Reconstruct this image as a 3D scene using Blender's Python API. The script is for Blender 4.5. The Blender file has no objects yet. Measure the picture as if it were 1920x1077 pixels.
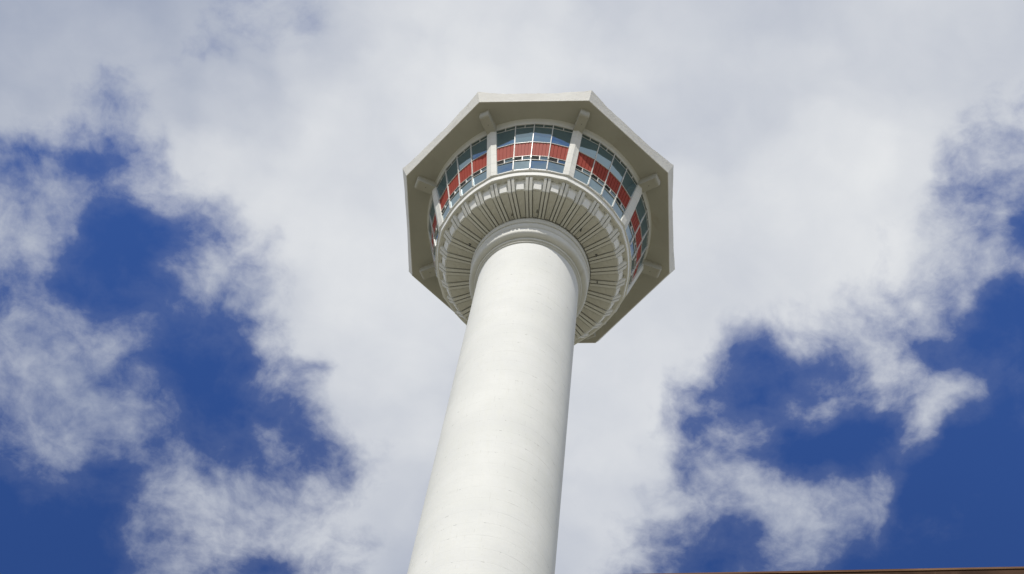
import bpy, bmesh, math, random
from mathutils import Vector, Matrix
random.seed(7)
R = math.radians
PI = math.pi
S = 1.15                       # metres per model unit: the tower is 120 m tall
scene = bpy.context.scene
C = scene.collection
PHI = -0.182288                # turn of the octagonal head about the tower's axis


def az(m):                     # direction of the m-th of 32 divisions round the head
    return -PI / 2 + m * PI / 16 + PHI


# ------------------------------------------------------------------ camera
cam_data = bpy.data.cameras.new("camera")
cam = bpy.data.objects.new("camera", cam_data)
C.objects.link(cam)
cam_data.sensor_width = 36.0
cam_data.lens = 4500.0 / 1920.0 * 36.0
cam_data.shift_x = 3.434 / 1920.0
cam_data.shift_y = -31.277 / 1920.0
cam_data.clip_start = 0.1
cam_data.clip_end = 20000.0
cx = Vector((0.98723992, -0.14302165, 0.07001532))
cy = Vector((-0.15901619, -0.90874279, 0.38587614))
cz = -Vector((-0.00843727, 0.3920859, 0.91988992))
rot = Matrix((cx, cy, cz)).transposed().to_4x4()
cam.matrix_world = Matrix.Translation(Vector((0, -39.567299, 1.6)) * S) @ rot
scene.camera = cam

# ------------------------------------------------------------------ sun and sky
SUN_EL = R(51.5)
SUN_AZ = az(0) - R(10)
sd = Vector((math.cos(SUN_AZ) * math.cos(SUN_EL), math.sin(SUN_AZ) * math.cos(SUN_EL), math.sin(SUN_EL)))
sun_data = bpy.data.lights.new("sun", 'SUN')
sun_data.energy = 4.3
sun_data.angle = R(0.53)
sun_data.color = (1.0, 0.955, 0.885)
sun = bpy.data.objects.new("sun", sun_data)
sun.rotation_euler = sd.to_track_quat('Z', 'Y').to_euler()
sun.location = sd * 300
C.objects.link(sun)

scene.view_settings.view_transform = 'Standard'
scene.view_settings.look = 'None'
scene.view_settings.exposure = 0.0
scene.view_settings.gamma = 1.0
scene.cycles.max_bounces = 6
scene.cycles.use_denoising = True

# Cloud cover and cloud brightness over a patch of the flat cloud layer: rows run
# along y/height, columns along x/height; noise breaks them up further down.
# <sky tables>
TUFTS = [[0.2024, 0.4515, 2.2559, 0.045, 0.0215, 0.684], [0.1888, 0.4859, 1.8588, 0.0393, 0.0127, 0.792], [0.1597, 0.4842, 2.977, 0.0421, 0.0276, -0.8], [0.1233, 0.463, 2.972, 0.0363, 0.0238, -0.8], [0.0991, 0.4455, -2.8858, 0.0226, 0.0148, -1.0], [0.1441, 0.4744, -2.1635, 0.0279, 0.0186, 0.54], [0.1362, 0.4717, 2.9657, 0.0224, 0.0085, 0.576], [0.167, 0.4648, 1.3471, 0.0205, 0.0139, 0.432], [-0.1488, 0.4568, -2.9356, 0.0308, 0.0136, 0.576], [-0.0912, 0.4909, 2.8573, 0.0173, 0.0136, -1.0], [-0.0842, 0.5341, 1.5083, 0.0253, 0.0228, -0.8], [-0.2014, 0.4012, 2.9105, 0.0253, 0.0159, -0.6], [-0.2008, 0.3768, 2.6944, 0.0163, 0.0161, -0.2], [-0.1094, 0.5244, -2.7161, 0.0202, 0.0098, 0.504], [-0.0671, 0.5453, 1.4649, 0.025, 0.0102, -0.6], [0.0861, 0.5461, 2.9315, 0.0217, 0.0179, -0.8], [0.1201, 0.5398, 2.5313, 0.0263, 0.014, -0.8], [0.1034, 0.5605, 2.9558, 0.0348, 0.0145, -0.9], [0.1877, 0.341, 3.0291, 0.0213, 0.0156, -0.1], [0.186, 0.3604, -2.6954, 0.0163, 0.0156, -0.55], [0.2103, 0.3729, 1.2974, 0.0192, 0.0134, -1.1], [0.0893, 0.4663, 2.9581, 0.0224, 0.0204, -0.6], [-0.1082, 0.5983, 2.7983, 0.018, 0.0146, -0.8], [-0.2116, 0.4979, 3.1015, 0.0315, 0.0208, 0.36], [-0.1862, 0.5326, -2.5004, 0.0409, 0.0212, 0.432], [-0.23, 0.41, 2.9033, 0.0254, 0.016, -0.5], [0.1124, 0.4843, -2.9065, 0.023, 0.0118, 0.396], [0.1246, 0.4961, -3.1224, 0.0341, 0.0086, 0.288], [0.1641, 0.4448, 1.534, 0.0198, 0.0169, 0.288], [-0.1571, 0.4882, 1.5205, 0.0309, 0.0172, 0.144], [-0.1152, 0.4348, 2.6136, 0.0143, 0.013, -0.3]]
COVER = [
"9292929292927868687692929292929292929292929292929292929292929292",
"9292929292928068687492929292929292929292929292929292929292929292",
"9292929292928268687292929292929292929292929292929292929292929292",
"9292929292928368687092929292929292929292929292929292929188848177",
"9292929292928568686890929292929292929292929292929287777370676665",
"9292929292928768686888929292929292929292929292929285666362615958",
"9292929292918468688091929292929292929292929292929288625857575656",
"9292928776736970738892929292929292929292929292929292645654535251",
"9292918068698487919292929292929292929292929292929285675549484850",
"9292846967689092929292929292929292929292929292929276645755575961",
"8276645356638791929292929292929292929292929292928369615653443527",
"5047474653607185919292929292929292929292929292887664574712020305",
"5050504848455264799292929292929292929292928375706460503613111214",
"5556554322153452688292929292929292929292907260544850402319151515",
"6361553117153654607192929292929292929292765546423846444737151311",
"5350441821243037516690929292929292929288684841393842464624060402",
"4849484241402621365987929292929292929281624538282422364101010101",
"5151505247331816194971859292929292929288764339252530321802010101",
"4948485351382615163747728892929292929291805349475154420201010101",
"4543425256544016233749637692929292929289696055535351410801010101",
"3938385056513616354452607192929292929180675853514941250701010101",
"3838384952443935475358606790929292929070625549454021050101010101",
"3127223535284855575962656788929292929270575046433921070101010101",
"0904011922224859626363656686929292929272575047433924090101010101",
"0101010508194555585755576283929292929276585047444027110101010101",
"0101010103103745515452556180929292929279605148444031130201010101",
"0101010101033344515451546078929292929282615248454134150401010101",
"0101010101013144505451546075929292929285625349454237180601010101"
]
BRIGHT = [
"22221223345677765555555555555555",
"22221123345677765555555555555555",
"22221122345677775555555555555555",
"22221122335677775555555555555555",
"22221122335677776555666555555555",
"22221122335678887655666666555555",
"22222122345789986555667776555555",
"22222222356789876556677776555555",
"22222323467788866567777776555555",
"22222334577777766677777777555555",
"23333356677777766677777777655444",
"33333456777777776777777776554333",
"33333445777777777777777766544333",
"33333345677777777777777655543333",
"33333345567777777777776655543333",
"33333344467777777777765555543333",
"33333333467777667777765555543333",
"22233333467776556777655554443333",
"33322333356666555677655543333333",
"33322333345666545566555443333333",
"33322333345555434566555433333333",
"32222333344555434556544433333333",
"22333334444555434555543333333333",
"33333334555554434555543333333333",
"33333334455554334555543333333333",
"33333333455554333555554333333333",
"33333333455554333455554333333333",
"33333333455554333455554333333333"
]
# </sky tables>

world = bpy.data.worlds.new("World")
scene.world = world
world.use_nodes = True
nt = world.node_tree
nt.nodes.clear()


def N(tree, kind, **kw):
    n = tree.nodes.new(kind)
    for k, v in kw.items():
        if k == 'inp':
            for a, b in v.items():
                n.inputs[a].default_value = b
        else:
            setattr(n, k, v)
    return n


def math_node(tree, op, a, b=None, c=None, clamp=False):
    n = tree.nodes.new('ShaderNodeMath')
    n.operation = op
    n.use_clamp = clamp
    for i, v in enumerate((a, b, c)):
        if v is None:
            continue
        if isinstance(v, (int, float)):
            n.inputs[i].default_value = v
        else:
            tree.links.new(v, n.inputs[i])
    return n.outputs[0]


def noise(tree, vec, scale, detail=6, rough=0.55, lac=2.0, dist=0.0):
    n = N(tree, 'ShaderNodeTexNoise')
    n.inputs['Scale'].default_value = scale
    n.inputs['Detail'].default_value = detail
    n.inputs['Roughness'].default_value = rough
    n.inputs['Lacunarity'].default_value = lac
    n.inputs['Distortion'].default_value = dist
    tree.links.new(vec, n.inputs['Vector'])
    return n


def maprange(tree, val, a, b, c=0.0, d=1.0, mode='SMOOTHSTEP'):
    n = N(tree, 'ShaderNodeMapRange', interpolation_type=mode)
    for i, v in zip(('From Min', 'From Max', 'To Min', 'To Max'), (a, b, c, d)):
        n.inputs[i].default_value = v
    tree.links.new(val, n.inputs['Value'])
    return n.outputs['Result']


def mixcol(tree, fac, a, b, blend='MIX'):
    n = N(tree, 'ShaderNodeMix', data_type='RGBA', blend_type=blend)
    for sock, v in ((n.inputs[0], fac), (n.inputs[6], a), (n.inputs[7], b)):
        if isinstance(v, (int, float)):
            sock.default_value = v
        elif isinstance(v, tuple):
            sock.default_value = (*v, 1.0) if len(v) == 3 else v
        else:
            tree.links.new(v, sock)
    return n.outputs[2]


tc = N(nt, 'ShaderNodeTexCoord')
sep = N(nt, 'ShaderNodeSeparateXYZ')
nt.links.new(tc.outputs['Generated'], sep.inputs[0])
zc = math_node(nt, 'MAXIMUM', sep.outputs[2], 0.12)
comb = N(nt, 'ShaderNodeCombineXYZ')
nt.links.new(math_node(nt, 'DIVIDE', sep.outputs[0], zc), comb.inputs[0])
nt.links.new(math_node(nt, 'DIVIDE', sep.outputs[1], zc), comb.inputs[1])
P = comb.outputs[0]

# warp the layer a little so that no bank keeps a plain oval outline
w1 = noise(nt, P, 11.0, 5, 0.6)
vm = N(nt, 'ShaderNodeVectorMath', operation='MULTIPLY_ADD')
nt.links.new(w1.outputs['Color'], vm.inputs[0])
vm.inputs[1].default_value = (0.055, 0.055, 0)
vm.inputs[2].default_value = (-0.0275, -0.0275, 0)
vadd = N(nt, 'ShaderNodeVectorMath', operation='ADD')
nt.links.new(P, vadd.inputs[0])
nt.links.new(vm.outputs[0], vadd.inputs[1])
PW = vadd.outputs[0]


U0, U1, V0, V1 = -0.2625, 0.2625, 0.25, 0.64
sp = N(nt, 'ShaderNodeSeparateXYZ')
nt.links.new(PW, sp.inputs[0])
pu = maprange(nt, sp.outputs[0], U0, U1, mode='LINEAR')
pv = maprange(nt, sp.outputs[1], V0, V1, 0, len(COVER) - 1, mode='LINEAR')
acc = None
for j in range(len(COVER)):
    ramp = N(nt, 'ShaderNodeValToRGB')
    cr_ = ramp.color_ramp
    cr_.interpolation = 'EASE'
    nu = len(BRIGHT[j])
    while len(cr_.elements) < nu:
        cr_.elements.new(0.5)
    for i in range(nu):
        e = cr_.elements[i]
        e.position = i / (nu - 1)
    for i in range(nu):
        q = int(COVER[j][2 * i:2 * i + 2]) / 99
        cr_.elements[i].color = (q, int(BRIGHT[j][i]) / 9, 0, 1)
    nt.links.new(pu, ramp.inputs[0])
    # smooth weight of this row
    dv_ = math_node(nt, 'ABSOLUTE', math_node(nt, 'SUBTRACT', pv, float(j)))
    if j == 0:
        wgt = maprange(nt, pv, 0.0, 1.0, 1.0, 0.0)
    elif j == len(COVER) - 1:
        wgt = maprange(nt, pv, j - 1.0, float(j), 0.0, 1.0)
    else:
        wgt = maprange(nt, dv_, 0.0, 1.0, 1.0, 0.0)
    vm_ = N(nt, 'ShaderNodeVectorMath', operation='MULTIPLY_ADD')
    nt.links.new(ramp.outputs[0], vm_.inputs[0])
    nt.links.new(wgt, vm_.inputs[1])
    if acc is not None:
        nt.links.new(acc, vm_.inputs[2])
    acc = vm_.outputs[0]
sacc = N(nt, 'ShaderNodeSeparateXYZ')
nt.links.new(acc, sacc.inputs[0])
cover_in = math_node(nt, 'MULTIPLY_ADD', sacc.outputs[0], 3.6, -1.8)
# beyond the mapped patch the cover falls back to scattered cloud
du_ = math_node(nt, 'DIVIDE', math_node(nt, 'ABSOLUTE', math_node(nt, 'SUBTRACT', sp.outputs[0], (U0 + U1) / 2)), U1 - U0)
dw_ = math_node(nt, 'DIVIDE', math_node(nt, 'ABSOLUTE', math_node(nt, 'SUBTRACT', sp.outputs[1], (V0 + V1) / 2)), V1 - V0)
out_f = maprange(nt, math_node(nt, 'MAXIMUM', du_, dw_), 0.49, 0.62)
mxf = N(nt, 'ShaderNodeMix', data_type='FLOAT')
nt.links.new(out_f, mxf.inputs[0])
nt.links.new(cover_in, mxf.inputs[2])
wide = noise(nt, P, 3.0, 5, 0.55).outputs['Fac']      # broad banks everywhere else
nt.links.new(maprange(nt, wide, 0.34, 0.60, -0.7, 1.9, 'LINEAR'), mxf.inputs[3])
cover = mxf.outputs[0]
n_big = noise(nt, P, 24.0, 12, 0.60, 2.05, 0.2).outputs['Fac']
n_fine = noise(nt, PW, 70.0, 8, 0.60, 2.1, 0.35).outputs['Fac']
rag = maprange(nt, cover, 0.2, 1.7, 3.2, 1.2)
for u, v, t_, a, b, amp in TUFTS:   # smaller tufts and rifts
    mp = N(nt, 'ShaderNodeMapping', vector_type='TEXTURE')
    mp.inputs['Location'].default_value = (u, v, 0)
    mp.inputs['Rotation'].default_value = (0, 0, t_)
    mp.inputs['Scale'].default_value = (a, b, 1)
    nt.links.new(PW, mp.inputs['Vector'])
    g_ = N(nt, 'ShaderNodeTexGradient', gradient_type='SPHERICAL')
    nt.links.new(mp.outputs[0], g_.inputs[0])
    cover = math_node(nt, 'MULTIPLY_ADD', g_.outputs['Fac'], amp, cover)
f = math_node(nt, 'MULTIPLY_ADD', math_node(nt, 'SUBTRACT', n_big, 0.5), rag, cover)
f = math_node(nt, 'MULTIPLY_ADD', math_node(nt, 'SUBTRACT', n_fine, 0.5), 1.1, f)
body = maprange(nt, f, -0.85, 1.10)
veil = math_node(nt, 'MULTIPLY', maprange(nt, f, -1.5, -0.1), 0.10)
alpha = math_node(nt, 'MAXIMUM', body, veil)

mxb = N(nt, 'ShaderNodeMix', data_type='FLOAT')
nt.links.new(out_f, mxb.inputs[0])
nt.links.new(sacc.outputs[1], mxb.inputs[2])
mxb.inputs[3].default_value = 0.7
bright = mxb.outputs[0]
n_soft = noise(nt, P, 9.0, 4, 0.5, 2.0, 0.0).outputs['Fac']
bright = math_node(nt, 'MULTIPLY_ADD', math_node(nt, 'SUBTRACT', n_soft, 0.5), 0.9, bright)
bright = math_node(nt, 'MULTIPLY_ADD', math_node(nt, 'SUBTRACT', n_fine, 0.5), 0.12, bright, clamp=True)
cloud_col = mixcol(nt, bright, (0.29, 0.34, 0.465), (0.80, 0.815, 0.83))

sky = N(nt, 'ShaderNodeTexSky', sky_type='NISHITA', sun_disc=False)
sky.sun_elevation = SUN_EL
sky.sun_rotation = PI / 2 - SUN_AZ
sky.air_density = 1.0
sky.dust_density = 0.3
sky.ozone_density = 3.0
sky.altitude = 100
bg_sky = N(nt, 'ShaderNodeBackground', inp={'Strength': 0.10})
low = maprange(nt, sp.outputs[1], 0.36, 0.64)
tint = mixcol(nt, low, (0.50, 0.76, 1.32), (0.37, 0.57, 1.02))
nt.links.new(mixcol(nt, 1.0, sky.outputs[0], tint, 'MULTIPLY'), bg_sky.inputs[0])
bg_cl = N(nt, 'ShaderNodeBackground', inp={'Strength': 1.0})
nt.links.new(cloud_col, bg_cl.inputs[0])
mx = N(nt, 'ShaderNodeMixShader')
nt.links.new(alpha, mx.inputs[0])
nt.links.new(bg_sky.outputs[0], mx.inputs[1])
nt.links.new(bg_cl.outputs[0], mx.inputs[2])
wo = N(nt, 'ShaderNodeOutputWorld')
nt.links.new(mx.outputs[0], wo.inputs[0])
world.cycles.sampling_method = 'MANUAL'
world.cycles.sample_map_resolution = 512


# ------------------------------------------------------------------ materials
def new_mat(name, rough=0.7, spec=0.3):
    m = bpy.data.materials.new(name)
    m.use_nodes = True
    t = m.node_tree
    b = t.nodes['Principled BSDF']
    b.inputs['Roughness'].default_value = rough
    b.inputs['Specular IOR Level'].default_value = spec
    return m, t, b


def concrete(name, light, dark, scale=1.2, stain=None, bump=0.02, rough=0.75, stain_amt=0.5):
    m, t, b = new_mat(name, rough)
    tcn = N(t, 'ShaderNodeTexCoord')
    v = tcn.outputs['Object']
    n1 = noise(t, v, scale, 8, 0.6)
    col = mixcol(t, maprange(t, n1.outputs['Fac'], 0.3, 0.7), dark, light)
    if stain:
        n2 = noise(t, v, scale * 0.6, 9, 0.7, 2.1, 0.6)
        col = mixcol(t, maprange(t, n2.outputs['Fac'], 0.56, 0.74, 0.0, stain_amt), col, stain)
        n4 = noise(t, v, scale * 14, 4, 0.6)
        col = mixcol(t, maprange(t, n4.outputs['Fac'], 0.66, 0.74, 0.0, 0.5), col, stain)
    t.links.new(col, b.inputs['Base Color'])
    n3 = noise(t, v, scale * 8, 6, 0.65)
    bp = N(t, 'ShaderNodeBump', inp={'Strength': 0.5, 'Distance': bump})
    t.links.new(n3.outputs['Fac'], bp.inputs['Height'])
    t.links.new(bp.outputs[0], b.inputs['Normal'])
    return m


def shaft_material():
    m, t, b = new_mat('painted_shaft', 0.85, 0.15)
    tcn = N(t, 'ShaderNodeTexCoord')
    s = N(t, 'ShaderNodeSeparateXYZ')
    t.links.new(tcn.outputs['Object'], s.inputs[0])
    ang = math_node(t, 'ARCTAN2', s.outputs[1], s.outputs[0])
    arc = math_node(t, 'MULTIPLY', ang, 2.5)
    cv = N(t, 'ShaderNodeCombineXYZ')
    t.links.new(arc, cv.inputs[0])
    t.links.new(s.outputs[2], cv.inputs[1])
    flat = cv.outputs[0]
    # casting courses about 1.3 m tall, with narrow form boards inside each course
    wob = noise(t, tcn.outputs['Object'], 0.5, 3, 0.5)
    zz = math_node(t, 'MULTIPLY_ADD', wob.outputs['Fac'], 0.05, s.outputs[2])
    fr = math_node(t, 'FRACT', math_node(t, 'DIVIDE', zz, 0.96))
    d = math_node(t, 'ABSOLUTE', math_node(t, 'SUBTRACT', fr, 0.5))
    line = maprange(t, d, 0.481, 0.497)
    brk = noise(t, flat, 1.1, 5, 0.7)
    side = maprange(t, s.outputs[0], -1.4, 1.8, 0.28, 1.0)   # the weather side has opened most
    line_l = math_node(t, 'MULTIPLY', math_node(t, 'MULTIPLY', line, side), maprange(t, brk.outputs['Fac'], 0.48, 0.64))
    # short dark cracks where a joint has opened
    mp = N(t, 'ShaderNodeMapping')
    mp.inputs['Scale'].default_value = (1.3, 0.75, 1)
    t.links.new(flat, mp.inputs[0])
    crk = noise(t, mp.outputs[0], 2.6, 3, 0.6)
    line_d = math_node(t, 'MULTIPLY', line, maprange(t, crk.outputs['Fac'], 0.59, 0.66))
    # secondary half-course joints
    fr2 = math_node(t, 'FRACT', math_node(t, 'DIVIDE', zz, 0.48))
    d2 = math_node(t, 'ABSOLUTE', math_node(t, 'SUBTRACT', fr2, 0.5))
    line2 = math_node(t, 'MULTIPLY', maprange(t, d2, 0.468, 0.497), maprange(t, crk.outputs['Fac'], 0.55, 0.36))
    # vertical board joints, offset from course to course
    row = math_node(t, 'FLOOR', math_node(t, 'ADD', math_node(t, 'DIVIDE', zz, 0.96), 0.5))
    xo = math_node(t, 'MULTIPLY_ADD', row, 0.373, arc)
    fv = math_node(t, 'FRACT', math_node(t, 'DIVIDE', xo, 0.29))
    dv = math_node(t, 'ABSOLUTE', math_node(t, 'SUBTRACT', fv, 0.5))
    vsel = noise(t, flat, 2.3, 4, 0.6)
    vline = math_node(t, 'MULTIPLY', maprange(t, dv, 0.44, 0.495), maprange(t, vsel.outputs['Fac'], 0.52, 0.66))
    # paint tone
    n1 = noise(t, tcn.outputs['Object'], 0.35, 8, 0.6)
    mp2 = N(t, 'ShaderNodeMapping')
    mp2.inputs['Scale'].default_value = (3.0, 0.16, 1)
    t.links.new(flat, mp2.inputs[0])
    n2 = noise(t, mp2.outputs[0], 2.0, 7, 0.65)
    rowt = N(t, 'ShaderNodeTexWhiteNoise', noise_dimensions='1D')
    t.links.new(row, rowt.inputs['W'])
    col = mixcol(t, maprange(t, n1.outputs['Fac'], 0.3, 0.7), (0.64, 0.65, 0.63), (0.71, 0.717, 0.695))
    col = mixcol(t, maprange(t, n2.outputs['Fac'], 0.45, 0.75, 0, 0.35), col, (0.64, 0.645, 0.59))
    col = mixcol(t, math_node(t, 'MULTIPLY', rowt.outputs['Value'], 0.35), col, (0.66, 0.67, 0.63))
    col = mixcol(t, math_node(t, 'MULTIPLY', line2, 0.22), col, (0.5, 0.5, 0.46))
    col = mixcol(t, math_node(t, 'MULTIPLY', vline, 0.42), col, (0.5, 0.5, 0.46))
    col = mixcol(t, math_node(t, 'MULTIPLY', line_l, 0.75), col, (0.36, 0.36, 0.33))
    col = mixcol(t, math_node(t, 'MULTIPLY', line_d, 0.7), col, (0.10, 0.10, 0.09))
    t.links.new(col, b.inputs['Base Color'])
    h = math_node(t, 'MULTIPLY_ADD', line, -0.6, noise(t, tcn.outputs['Object'], 5, 6, 0.6).outputs['Fac'])
    h = math_node(t, 'MULTIPLY_ADD', vline, -0.3, h)
    bp = N(t, 'ShaderNodeBump', inp={'Strength': 0.5, 'Distance': 0.015})
    t.links.new(h, bp.inputs['Height'])
    t.links.new(bp.outputs[0], b.inputs['Normal'])
    return m


def glass_material(name, base, ior, rough=0.03):
    m, t, b = new_mat(name, rough, 0.5)
    tcn = N(t, 'ShaderNodeTexCoord')
    n1 = noise(t, tcn.outputs['Object'], 1.1, 5, 0.6)
    col = mixcol(t, n1.outputs['Fac'], tuple(c * 0.7 for c in base), tuple(min(1, c * 1.3) for c in base))
    t.links.new(col, b.inputs['Base Color'])
    b.inputs['IOR'].default_value = ior
    b.inputs['Specular Tint'].default_value = (0.74, 0.92, 1.0, 1)
    n2 = noise(t, tcn.outputs['Object'], 0.9, 2, 0.5)
    bp = N(t, 'ShaderNodeBump', inp={'Strength': 0.12, 'Distance': 0.05})
    t.links.new(n2.outputs['Fac'], bp.inputs['Height'])
    t.links.new(bp.outputs[0], b.inputs['Normal'])
    return m


def wood_material():
    m, t, b = new_mat('weathered_brown_wood', 0.6, 0.3)
    tcn = N(t, 'ShaderNodeTexCoord')
    mp = N(t, 'ShaderNodeMapping')
    mp.inputs['Scale'].default_value = (0.6, 9, 9)
    t.links.new(tcn.outputs['Object'], mp.inputs[0])
    n1 = noise(t, mp.outputs[0], 1.5, 8, 0.65, 2.1, 0.5)
    n2 = noise(t, tcn.outputs['Object'], 0.8, 5, 0.6)
    col = mixcol(t, maprange(t, n1.outputs['Fac'], 0.3, 0.7), (0.07, 0.035, 0.02), (0.17, 0.095, 0.055))
    col = mixcol(t, maprange(t, n2.outputs['Fac'], 0.5, 0.75, 0, 0.5), col, (0.24, 0.155, 0.10))
    t.links.new(col, b.inputs['Base Color'])
    bp = N(t, 'ShaderNodeBump', inp={'Strength': 0.6, 'Distance': 0.01})
    t.links.new(n1.outputs['Fac'], bp.inputs['Height'])
    t.links.new(bp.outputs[0], b.inputs['Normal'])
    return m


M = {}
M['shaft'] = shaft_material()
M['white'] = concrete('white_painted_concrete', (0.72, 0.72, 0.68), (0.655, 0.655, 0.61), 0.9, (0.45, 0.43, 0.36), 0.02, 0.7, 0.4)
M['pier'] = concrete('jointed_white_concrete', (0.72, 0.72, 0.68), (0.655, 0.655, 0.61), 0.9, (0.45, 0.43, 0.36), 0.02, 0.7, 0.4)
_t = M['pier'].node_tree
_b = _t.nodes['Principled BSDF']
_src = _b.inputs['Base Color'].links[0].from_socket
_sep = N(_t, 'ShaderNodeSeparateXYZ')
_tc = N(_t, 'ShaderNodeTexCoord')
_t.links.new(_tc.outputs['Object'], _sep.inputs[0])
_fr = math_node(_t, 'FRACT', math_node(_t, 'DIVIDE', _sep.outputs[2], 0.83))
_ln = maprange(_t, math_node(_t, 'ABSOLUTE', math_node(_t, 'SUBTRACT', _fr, 0.5)), 0.475, 0.497, 0, 0.45)
_t.links.new(mixcol(_t, _ln, _src, (0.33, 0.32, 0.28)), _b.inputs['Base Color'])
M['fascia'] = concrete('rough_white_concrete', (0.86, 0.855, 0.82), (0.80, 0.79, 0.755), 0.8, (0.46, 0.45, 0.40), 0.03, 0.8, 0.5)
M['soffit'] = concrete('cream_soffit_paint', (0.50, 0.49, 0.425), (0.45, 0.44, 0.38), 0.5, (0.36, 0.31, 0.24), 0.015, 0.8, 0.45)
M['bowl'] = concrete('cream_underside_paint', (0.70, 0.69, 0.625), (0.63, 0.62, 0.555), 0.8, (0.33, 0.30, 0.22), 0.015, 0.8, 0.45)
M['rib'] = concrete('pale_rib_paint', (0.77, 0.765, 0.71), (0.69, 0.685, 0.63), 0.8, (0.36, 0.33, 0.25), 0.015, 0.8, 0.45)
M['red'] = concrete('red_corrugated_metal', (0.35, 0.070, 0.049), (0.30, 0.055, 0.040), 0.9, (0.36, 0.10, 0.07), 0.003, 0.6, 0.3)
M['red'].node_tree.nodes['Principled BSDF'].inputs['Specular IOR Level'].default_value = 0.06
M['glass'] = glass_material('teal_tinted_glass', (0.040, 0.092, 0.122), 3.4)
M['vent_glass'] = glass_material('vent_glass', (0.03, 0.06, 0.065), 2.5)
M['blue_glass'] = glass_material('blue_tinted_glass', (0.06, 0.10, 0.115), 3.3)
M['alu'] = concrete('white_coated_aluminium', (0.74, 0.735, 0.70), (0.62, 0.61, 0.57), 2.0, (0.30, 0.22, 0.16), 0.002, 0.4, 0.35)
M['dark'] = new_mat('interior_shade', 0.9)[0]  # near-black colour standing in for shade inside openings
M['dark'].node_tree.nodes['Principled BSDF'].inputs['Base Color'].default_value = (0.012, 0.014, 0.015, 1)
M['metal'] = concrete('dark_grey_metal', (0.10, 0.10, 0.10), (0.05, 0.05, 0.05), 6, None, 0.002, 0.45)
M['wood'] = wood_material()
M['dark_wood'] = concrete('dark_brown_boards', (0.075, 0.042, 0.026), (0.035, 0.020, 0.013), 2.0, (0.16, 0.11, 0.07), 0.01, 0.6, 0.5)
for _k in ('dark_wood', 'wood'):
    _p = M[_k].node_tree.nodes['Principled BSDF']
    _p.inputs['Roughness'].default_value = 0.9
    _p.inputs['Specular IOR Level'].default_value = 0.05
M['bright'] = concrete('sunlit_white_paint', (0.88, 0.88, 0.85), (0.82, 0.82, 0.78), 0.9, (0.48, 0.46, 0.40), 0.02, 0.75, 0.45)  # whiter than the other white paint: sunlit brightness put into the colour
M['wall'] = concrete('brown_render', (0.24, 0.17, 0.12), (0.19, 0.13, 0.09), 1.0, (0.12, 0.09, 0.07))


# ------------------------------------------------------------------ mesh helpers
class MB:
    def __init__(self):
        self.v, self.f = [], []

    def add(self, vs, fs):
        o = len(self.v)
        self.v += [tuple(p) for p in vs]
        self.f += [tuple(i + o for i in f) for f in fs]

    def hexa(self, p):         # 8 points: bottom loop then top loop
        self.add(p, [(3, 2, 1, 0), (4, 5, 6, 7), (0, 1, 5, 4), (1, 2, 6, 5), (2, 3, 7, 6), (3, 0, 4, 7)])

    def box(self, x0, x1, y0, y1, z0, z1):
        self.hexa([(x0, y0, z0), (x1, y0, z0), (x1, y1, z0), (x0, y1, z0),
                   (x0, y0, z1), (x1, y0, z1), (x1, y1, z1), (x0, y1, z1)])

    def prism(self, a, b):     # two matching outlines joined by side faces
        n = len(a)
        self.add(list(a) + list(b), [tuple(range(n - 1, -1, -1)), tuple(range(n, 2 * n))] +
                 [(i, (i + 1) % n, n + (i + 1) % n, n + i) for i in range(n)])

    def lathe(self, prof, seg=192, rad=None, a0=0.0):
        n = len(prof)
        vs = []
        for k in range(seg):
            a = a0 + 2 * PI * k / seg
            for r, z in prof:
                q = r + (rad(a, r, z) if rad else 0)
                vs.append((q * math.cos(a), q * math.sin(a), z))
        fs = []
        for k in range(seg):
            l = (k + 1) % seg
            for i in range(n - 1):
                fs.append((k * n + i, l * n + i, l * n + i + 1, k * n + i + 1))
        self.add(vs, fs)

    def mesh(self, name, mat, smooth=False, bevel=0.0, unit=S):
        me = bpy.data.meshes.new(name)
        me.from_pydata([(x * unit, y * unit, z * unit) for x, y, z in self.v], [], self.f)
        bm = bmesh.new()
        bm.from_mesh(me)
        bmesh.ops.recalc_face_normals(bm, faces=bm.faces)
        if bevel:
            es = [e for e in bm.edges if len(e.link_faces) == 2 and e.calc_face_angle(0) > 0.5]
            bmesh.ops.bevel(bm, geom=es, offset=bevel * unit, segments=2, profile=0.5, affect='EDGES')
        bm.to_mesh(me)
        bm.free()
        me.materials.append(mat)
        if smooth:
            for p in me.polygons:
                p.use_smooth = True
            me.set_sharp_from_angle(angle=R(smooth if smooth is not True else 35))
        return me

    def build(self, name, mat, parent=None, **kw):
        return link(name, self.mesh(name, mat, **kw), parent)


tower = None


def link(name, me, parent=None, rz=0.0, loc=None):
    if parent is not None and parent == tower and name not in ('shaft', 'collar'):
        e = 0.02 if name in ('roof', 'soffit', 'mast') else 0.042   # the head sits a hand off the shaft's axis
        l = loc or (0, 0, 0)
        loc = (l[0] + e * S, l[1], l[2])
    o = bpy.data.objects.new(name, me)
    C.objects.link(o)
    o.parent = parent
    o.rotation_euler = (0, 0, rz)
    if loc:
        o.location = loc
    return o


def top(name, label, cat, loc=(0, 0, 0)):
    o = bpy.data.objects.new(name, None)
    o.location = loc
    C.objects.link(o)
    o['label'] = label
    o['category'] = cat
    return o


# ------------------------------------------------------------------ ground
g = MB()
g.add([(-4000, -4000, 0), (4000, -4000, 0), (4000, 4000, 0), (-4000, 4000, 0)], [(0, 1, 2, 3)])
mg = concrete('pale_paving_and_soil', (0.165, 0.155, 0.115), (0.125, 0.12, 0.085), 0.05, (0.10, 0.12, 0.06), 0.02)
go = g.build('ground', mg, unit=1)
go['kind'] = 'structure'

# ------------------------------------------------------------------ the tower
tower = top('observation_tower', 'tall white round tower with glazed red banded octagonal viewing head', 'tower')

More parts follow.
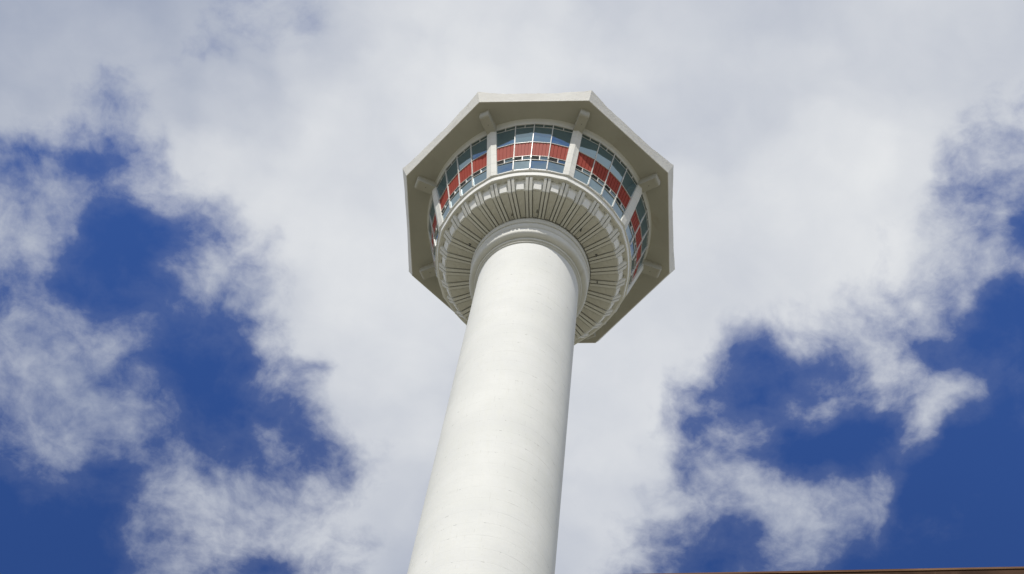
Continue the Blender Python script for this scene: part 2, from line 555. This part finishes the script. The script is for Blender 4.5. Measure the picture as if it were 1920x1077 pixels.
# shaft, slightly tapered
RS = lambda z: 2.0287 + 0.0106 * (100 - z)
b = MB()
b.lathe([(RS(z), z) for z in [0] + list(range(4, 92, 4)) + [92.9]], 256)
b.build('shaft', M['shaft'], tower, smooth=60)

# moulded collar
b = MB()
b.lathe([(2.30, 94.52), (2.500, 94.43), (2.516, 94.38), (2.505, 94.10), (2.490, 94.055), (2.425, 94.04),
         (2.425, 94.00), (2.470, 93.96), (2.488, 93.88), (2.482, 93.76), (2.455, 93.64), (2.415, 93.585), (2.375, 93.57),
         (2.375, 93.54), (2.440, 93.52), (2.462, 93.46), (2.470, 93.34), (2.468, 93.18), (2.448, 93.09), (2.410, 93.04),
         (2.330, 92.99), (2.225, 92.965), (2.185, 92.96),
         (2.185, 92.94), (2.225, 92.925), (2.236, 92.87), (2.222, 92.815), (2.170, 92.79), (2.140, 92.785),
         (2.140, 92.765), (2.162, 92.745), (2.160, 92.70), (2.10, 92.67)], 256)
b.build('collar', M['white'], tower, smooth=50)

# recessed underside and rim of the bowl
b = MB()
b.lathe([(2.28, 94.71), (3.535, 94.88), (3.545, 94.885)], 256)
b.build('bowl', M['bowl'], tower, smooth=30)
b = MB()
b.lathe([(3.48, 94.98), (3.547, 94.882), (3.57, 94.90), (3.885, 95.47), (3.885, 95.60)], 256)
b.build('rim', M['bright'], tower, smooth=30)


def foot(a, r, z):             # the ledge swells a little under each pier
    q = (a - az(0)) / (PI / 16)
    d = abs((q + 4) % 4 - 2) if False else abs(((q - 2 + 2) % 4) - 2)
    return (0.03 * max(0.0, 1 - d / 2.0) + 0.035 * max(0.0, 1 - d / 0.5)) * (1 if r > 3.99 else 0)


b = MB()
b.lathe([(3.82, 95.60), (3.91, 95.45), (4.040, 95.415), (4.055, 95.425), (4.098, 95.672), (4.092, 95.685), (4.065, 95.69), (4.065, 95.718),
         (4.158, 95.728), (4.165, 95.735), (4.165, 95.768), (4.15, 95.78), (4.00, 95.79)], 512, foot)
b.build('ledge', M['bright'], tower, smooth=30)

# scalloped mouldings under the ledge, one per panel
b = MB()
n = 24
half = 0.30
up, lo = [], []
for i in range(n + 1):
    y = -half + 2 * half * i / n
    u = abs(y) / half
    dip = 0.05 * math.cos(u * PI * 2.0) * (1 if u < 0.75 else 0.4) + 0.02
    up.append((4.03, y, 95.45))
    lo.append((3.865 - dip, y, 95.40 - 0.5 * dip))
pa = [(4.062, y, 95.445) for _, y, _ in up] + [p for p in reversed(lo)]
pb = [(x, y, z + 0.035) for x, y, z in pa]
for i in range(n):
    a, c = up[i], up[i + 1]
    d, e = lo[i], lo[i + 1]
    b.hexa([(a[0], a[1], 95.425), (c[0], c[1], 95.425), e, d,
            (a[0], a[1], 95.46), (c[0], c[1], 95.46), (e[0], e[1], e[2] + 0.09), (d[0], d[1], d[2] + 0.09)])
scallop = b.mesh('scalloped_moulding', M['bowl'])
for k in range(32):
    link('scalloped_moulding', scallop, tower, az(k + 0.5))

# paired ribs across the underside and up the rim
DY = 0.082


def rib_mesh(side):
    b = MB()
    w0, w1 = 0.047, 0.059
    st = [((3.965, 95.46), (3.86, 95.49), w1, DY), ((3.985, 95.36), (3.83, 95.38), w1, DY), ((3.965, 95.30), (3.80, 95.33), w1, DY),
          ((3.650, 94.735), (3.48, 94.95), w1, DY), ((3.625, 94.705), (3.44, 94.93), w1, DY),
          ((2.50, 94.51), (2.45, 94.77), w0, DY - 0.012)]
    for (o0, i0, wa, ya), (o1, i1, wb, yb) in zip(st[:-1], st[1:]):
        ya, yb = ya * side, yb * side
        b.hexa([(i0[0], ya - wa, i0[1]), (i0[0], ya + wa, i0[1]), (i1[0], yb + wb, i1[1]), (i1[0], yb - wb, i1[1]),
                (o0[0], ya - wa, o0[1]), (o0[0], ya + wa, o0[1]), (o1[0], yb + wb, o1[1]), (o1[0], yb - wb, o1[1])])
    return b.mesh('rib', M['rib'])


ribs = [rib_mesh(-1), rib_mesh(1)]
for k in range(32):
    for me in ribs:
        link('rib', me, tower, az(k))

# flat infill panels between the rib pairs, a dark slot left along each side
b = MB()
lo_, hi_ = [], []
for r, z, hw in ((2.50, 94.575, .092), (3.595, 94.775, .170)):
    lo_ += [(r, -hw, z), (r, hw, z)]
    hi_ += [(r, -hw, z + .06), (r, hw, z + .06)]
b.hexa([lo_[0], lo_[1], lo_[3], lo_[2], hi_[0], hi_[1], hi_[3], hi_[2]])
infill = b.mesh('underside_panel', M['bowl'])
for k in range(32):
    link('underside_panel', infill, tower, az(k + 0.5))

# small raised hoods on the rim, one per panel
b = MB()


def rimpt(t, y, off):          # t 0 at the kink, 1 at the ledge
    r0, z0, r1, z1 = 3.58, 94.83, 3.885, 95.47
    nx, nz = 0.916, -0.40
    return (r0 + (r1 - r0) * t + nx * off, y, z0 + (z1 - z0) * t + nz * off)


base = [(.0, -.205), (-.03, .205), (.58, .205), (.68, .15), (.70, 0), (.68, -.15), (.58, -.205)]
face = [(.0, -.155), (-.03, .155), (.53, .150), (.61, .11), (.63, 0), (.61, -.11), (.53, -.150)]
b.prism([rimpt(t, y, -0.03) for t, y in base], [rimpt(t, y, 0.115 - 0.07 * t) for t, y in face])
hood = b.mesh('vent_hood', M['bright'], bevel=0.012)
for k in range(32):
    link('vent_hood', hood, tower, az(k + 0.5))

# dark drain stubs and small lamps near the inner ends of a few ribs
b = MB()
b.lathe([(0.0, 0.0), (0.024, 0.0), (0.028, 0.02), (0.028, 0.08), (0.0, 0.08)], 16)
lamp = b.mesh('small_floodlight', M['metal'], smooth=30)
b = MB()
b.box(-0.012, 0.012, -0.012, 0.012, 0.07, 0.22)
b.box(-0.05, 0.05, -0.015, 0.015, 0.20, 0.215)
stay = b.mesh('bracket', M['metal'])
for m, r in ((-1.35, 2.72), (0.62, 2.78), (4.3, 2.86), (8.8, 2.80), (6.62, 2.86), (-5.6, 2.85)):
    a = az(m)
    o = link('small_floodlight', lamp, tower, a, (r * math.cos(a) * S, r * math.sin(a) * S, 94.42 * S))
    link('bracket', stay, o)

# glazing: 32 bays leaning outward
ZB, RB, ZT, RT = 95.79, 4.157, 99.60, 4.845
SL = math.hypot(ZT - ZB, RT - RB)
NX, NZ = (ZT - ZB) / SL, -(RT - RB) / SL


HALF = PI / 32


def gp(t, s, off=0.0, inset=0.0):   # t 0 top .. 1 bottom, s -1..1 across the bay
    r = RT + (RB - RT) * t
    return (r * math.cos(HALF) + NX * off, s * (r * math.sin(HALF) - inset), ZT + (ZB - ZT) * t + NZ * off)


def slab(b, t0, t1, s0, s1, o0, o1, inset=0.0):
    q = [gp(t, s, o, inset) for o in (o0, o1) for t, s in ((t0, s0), (t0, s1), (t1, s1), (t1, s0))]
    b.hexa(q)


def pane(b, t0, t1, s0, s1, tilt, swing):   # a thin sheet with its own slight lean
    q = []
    for base_off in (-0.02, 0.0):
        for t, s in ((t0, s0), (t0, s1), (t1, s1), (t1, s0)):
            o = base_off + tilt * (1 if t == t0 else -1) + swing * (1 if s == s1 else -1)
            q.append(gp(t, s, o, 0.02))
    b.hexa(q)


T_VT, T_UG, T_RED, T_VB = 0.072, 0.405, 0.705, 0.790
mid = 0.0
MUL = 0.862                     # a mullion's distance from the middle one, in 32nds
units = {}
for kind, h in (('inner', MUL / 2), ('outer', (1.83 - MUL) / 2)):
    HALF = h * PI / 16
    fb = MB()
    for t, w in ((0.003, .005), (T_VT, .0045), (T_UG, .0075), (T_RED, .006), (T_VB, .006), (0.992, .010)):
        slab(fb, max(0, t - w / 2), min(1, t + w / 2), -1, 1, -0.03, 0.032, 0.012)
    for s in (-1, 1):
        slab(fb, 0, 1, s - .02 * (s > 0), s + .02 * (s < 0), -0.032, 0.012, 0.010)
    slab(fb, .004, T_VT, -0.035, 0.035, -0.02, 0.022)
    slab(fb, T_RED, T_VB, -0.045, 0.045, -0.02, 0.03)
    frame_me = fb.mesh('window', M['alu'])
    rb = MB()
    nf = 5
    slab(rb, T_UG + .006, T_RED - .005, -0.97, 0.97, -0.045, -0.02)
    for i in range(nf):        # corrugations over a backing sheet, a narrow groove between
        s0 = -0.97 + 1.94 * i / nf
        s1 = -0.97 + 1.94 * (i + 1) / nf
        slab(rb, T_UG + .006, T_RED - .005, s0 + 0.03, s1 - 0.03, -0.021, 0.0)
    units[kind] = (HALF, frame_me, rb.mesh('red_panel', M['red']))

for bay in range(8):
    for kind, c_ in (('outer', -(MUL + 1.83) / 2), ('inner', -MUL / 2), ('inner', MUL / 2), ('outer', (MUL + 1.83) / 2)):
        HALF, frame_me, red_me = units[kind]
        a = az(4 * bay + c_)
        fr = link('window', frame_me, tower, a)
        link('red_panel', red_me, fr)
        for (t0, t1, mm) in ((T_VT + .004, T_UG - .006, 'glass'), (T_VB + .005, .987, 'blue_glass')):
            pb_ = MB()
            pane(pb_, t0, t1, -1, 1, (0.020 if mm == 'glass' else 0.0) + random.uniform(-.008, .008), random.uniform(-.007, .007))
            pb_.build('glass_pane', M[mm], fr)
        for (t0, t1) in ((.008, T_VT - .004), (T_RED + .005, T_VB - .005)):
            for (s0, s1) in ((-1, -.06), (.06, 1)):
                pb_ = MB()
                openv = t0 > .5 and s0 < 0  # open halves get a near-black sheet in place of interior shade
                pane(pb_, t0, t1, s0, s1, 0 if openv else random.uniform(-.004, .004), 0)
                pb_.build('vent_pane_or_shade', M['dark'] if openv else M['vent_glass'], fr)

# mullions between the bays (not where a pier stands), a thick lower sleeve on each
mb_ = MB()


def bar(b, t0, t1, w, o0, o1):
    q = []
    for t in (t0, t1):
        r = RT + (RB - RT) * t
        z = ZT + (ZB - ZT) * t
        for y, o in ((-w, o0), (w, o0), (w, o1), (-w, o1)):
            q.append((r + NX * o, y, z + NZ * o))
    b.hexa(q)


bar(mb_, 0.0, 0.99, 0.0135, -0.05, 0.05)
mull = mb_.mesh('mullion', M['alu'])
sb = MB()
bar(sb, 0.80, 0.985, 0.026, 0.0, 0.062)
bar(sb, 0.745, 0.770, 0.036, 0.03, 0.08)
sleeve = sb.mesh('sleeve', M['alu'], bevel=0.008)
for bay in range(8):
    for c_ in (-MUL, 0, MUL):
        o = link('mullion', mull, tower, az(4 * bay + c_))
        link('sleeve', sleeve, o)

# unseen dark liner added behind the glazing to block light
b = MB()
b.lathe([(RB - .25, ZB - .1), (RB - .16, ZB), (RT - .16, ZT), (RT - .3, ZT + .2)], 96)
b.build('light_blocker', M['dark'], tower)

# piers at the eight corners, with a shallow prow
b = MB()


def pier_ring(z, edge, ridge, w):
    return [(edge - .16, -w, z), (edge, -w, z), (ridge, 0, z), (edge, w, z), (edge - .16, w, z)]


b.prism(pier_ring(95.735, 4.195, 4.250, .236), pier_ring(99.60, 4.925, 5.005, .212))
pier = b.mesh('pier', M['pier'])
for k in range(8):
    link('pier', pier, tower, az(2 + 4 * k))

# ring beam under the soffit
b = MB()
b.lathe([(4.70, 99.60), (4.86, 99.59), (4.872, 99.60), (4.885, 99.72), (4.90, 99.84), (4.925, 99.93), (4.965, 100.0), (4.965, 100.02)], 256)
b.build('ring_beam', M['white'], tower, smooth=40)

# brackets under the eaves
b = MB()
w = .215
out = [(4.80, 99.40), (5.64, 99.46), (5.70, 99.50), (5.745, 99.60), (5.75, 100.02), (4.80, 100.02)]
b.prism([(x, -w, z) for x, z in out], [(x, w, z) for x, z in out])
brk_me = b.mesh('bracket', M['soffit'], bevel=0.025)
b = MB()
b.lathe([(0, 0), (.015, 0), (.015, .03), (0, .03)], 12)
plug = b.mesh('drain_hole', M['dark'])
for k in range(8):
    o = link('bracket', brk_me, tower, az(2 + 4 * k))
    link('drain_hole', plug, o, 0, (5.28 * S, 0.02 * S, 99.422 * S))

# eight sided roof: soffit, fascia with a sagging upper edge, and the deck
b = MB()
RO = 6.213
NE = 28
ring = []
for k in range(8):
    a0, a1 = az(2 + 4 * k), az(6 + 4 * k)
    for i in range(NE):
        u = i / NE
        x = RO * ((1 - u) * math.cos(a0) + u * math.cos(a1))
        y = RO * ((1 - u) * math.sin(a0) + u * math.sin(a1))
        ring.append((x, y, u, k))
n = len(ring)
inner = []
for x, y, u, k in ring:
    L = math.hypot(x, y)
    inner.append((x / L * 4.78, y / L * 4.78, 100.005))
dr_ = [0.985 * x for x, y, u, k in ring]
vs = inner + [(x * .996, y * .996, 100.0) for x, y, u, k in ring]
b.add(vs, [(i, (i + 1) % n, n + (i + 1) % n, n + i) for i in range(n)])
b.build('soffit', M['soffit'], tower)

b = MB()
rnd = random.Random(3)
rows = []
wob = [0.0] * n
for j in range(n):
    wob[j] = 0.022 * math.sin(j * 0.61 + 1.3 * math.sin(j * 0.23)) + rnd.uniform(-.016, .016)
lean = 0.29
hs = [0.0, 0.03, 0.034, 0.30, 0.46, 0.58, 0.70, 0.77]
for h in hs:
    row = []
    for j, (x, y, u, k) in enumerate(ring):
        sag = 0.19 * (math.sin(PI * u) ** 0.7) if u > 0 else 0
        hh = h * (1 - sag / 0.72) if h > 0.04 else h
        f_ = 1 + (lean / RO) * (hh / 0.77)
        if h <= 0.03:
            f_ += 0.0018       # a thin drip edge stands proud
        if h >= 0.58:
            e = wob[j] * (1 if u > 0 else 0.2)
            hh += e
            f_ += 0.35 * e / RO - (0.012 if h == 0.77 else 0)
        row.append((x * f_, y * f_, 100.0 + hh))
    rows.append(row)
row = [(x * 0.93, y * 0.93, 100.45) for x, y, u, k in ring]
rows.append(row)
row = [(x * 0.05, y * 0.05, 101.0) for x, y, u, k in ring]
rows.append(row)
vs = [(x * .9965, y * .9965, 99.999) for x, y, u, k in ring]
rows.insert(0, vs)
flat = [p for r_ in rows for p in r_]
fs = []
for q in range(len(rows) - 1):
    for j in range(n):
        l = (j + 1) % n
        fs.append((q * n + j, q * n + l, (q + 1) * n + l, (q + 1) * n + j))
b.add(flat, fs)
b.build('roof', M['fascia'], tower)
b = MB()
b.lathe([(0.0, 100.9), (0.9, 100.9), (0.9, 102.0), (0.0, 102.2)], 48)
b.lathe([(0.0, 102.1), (0.08, 102.1), (0.05, 104.3), (0.0, 104.35)], 16)
b.build('mast', M['white'], tower, smooth=30)

# ------------------------------------------------------------------ brown building at the lower right
HB = 18.0
cam_p = Vector((0, -39.567299, 1.6)) * S


def at_height(d, h):
    d = Vector(d)
    return cam_p + d * ((h - cam_p.z) / d.z)


e0 = at_height((0.07315063, 0.49323228, 0.86681653), HB)
e1 = at_height((0.21609342, 0.46004622, 0.86119748), HB)
ed = (e1 - e0).normalized()
bl = top('brown_building', 'brown boarded building whose thin eave edge shows along the bottom right', 'building', (e0.x, e0.y, 0))
bl.rotation_euler = (0, 0, math.atan2(ed.y, ed.x))
x0, x1, dep = -2.0, 11.0, 8.0
b = MB()
b.box(x0 + .35, x1 - .35, 0.35, dep - .35, 0, HB - .36)
b.build('wall', M['wall'], bl, unit=1)
b = MB()
b.box(x0 - .02, x1 + .02, 0.0, dep + .02, HB - .016, HB + .012)
b.build('roof', M['wood'], bl, unit=1)
b = MB()
for i in range(3):
    b.box(x0, x1, 0.008 + .010 * i, 0.04 + .010 * i, HB - .119 - .104 * i, HB - .019 - .104 * i)
b.build('fascia_board', M['dark_wood'], bl, unit=1)
b = MB()
b.box(x0, x1, 0.07, dep, HB - .36, HB - .34)
b.build('eave_soffit', M['dark_wood'], bl, unit=1)
for i in range(4):
    for z in (1.0, 4.4, 7.8, 11.2, 14.4):
        b = MB()
        xx = -1.6 + i * 2.3
        b.box(xx - .06, xx + 1.26, 0.30, 0.40, z - .06, z + 1.66)
        w_ = b.build('window', M['wood'], bl, unit=1)
        b = MB()
        b.box(xx, xx + 1.2, 0.285, 0.33, z, z + 1.6)
        b.build('pane', M['glass'], w_, unit=1)
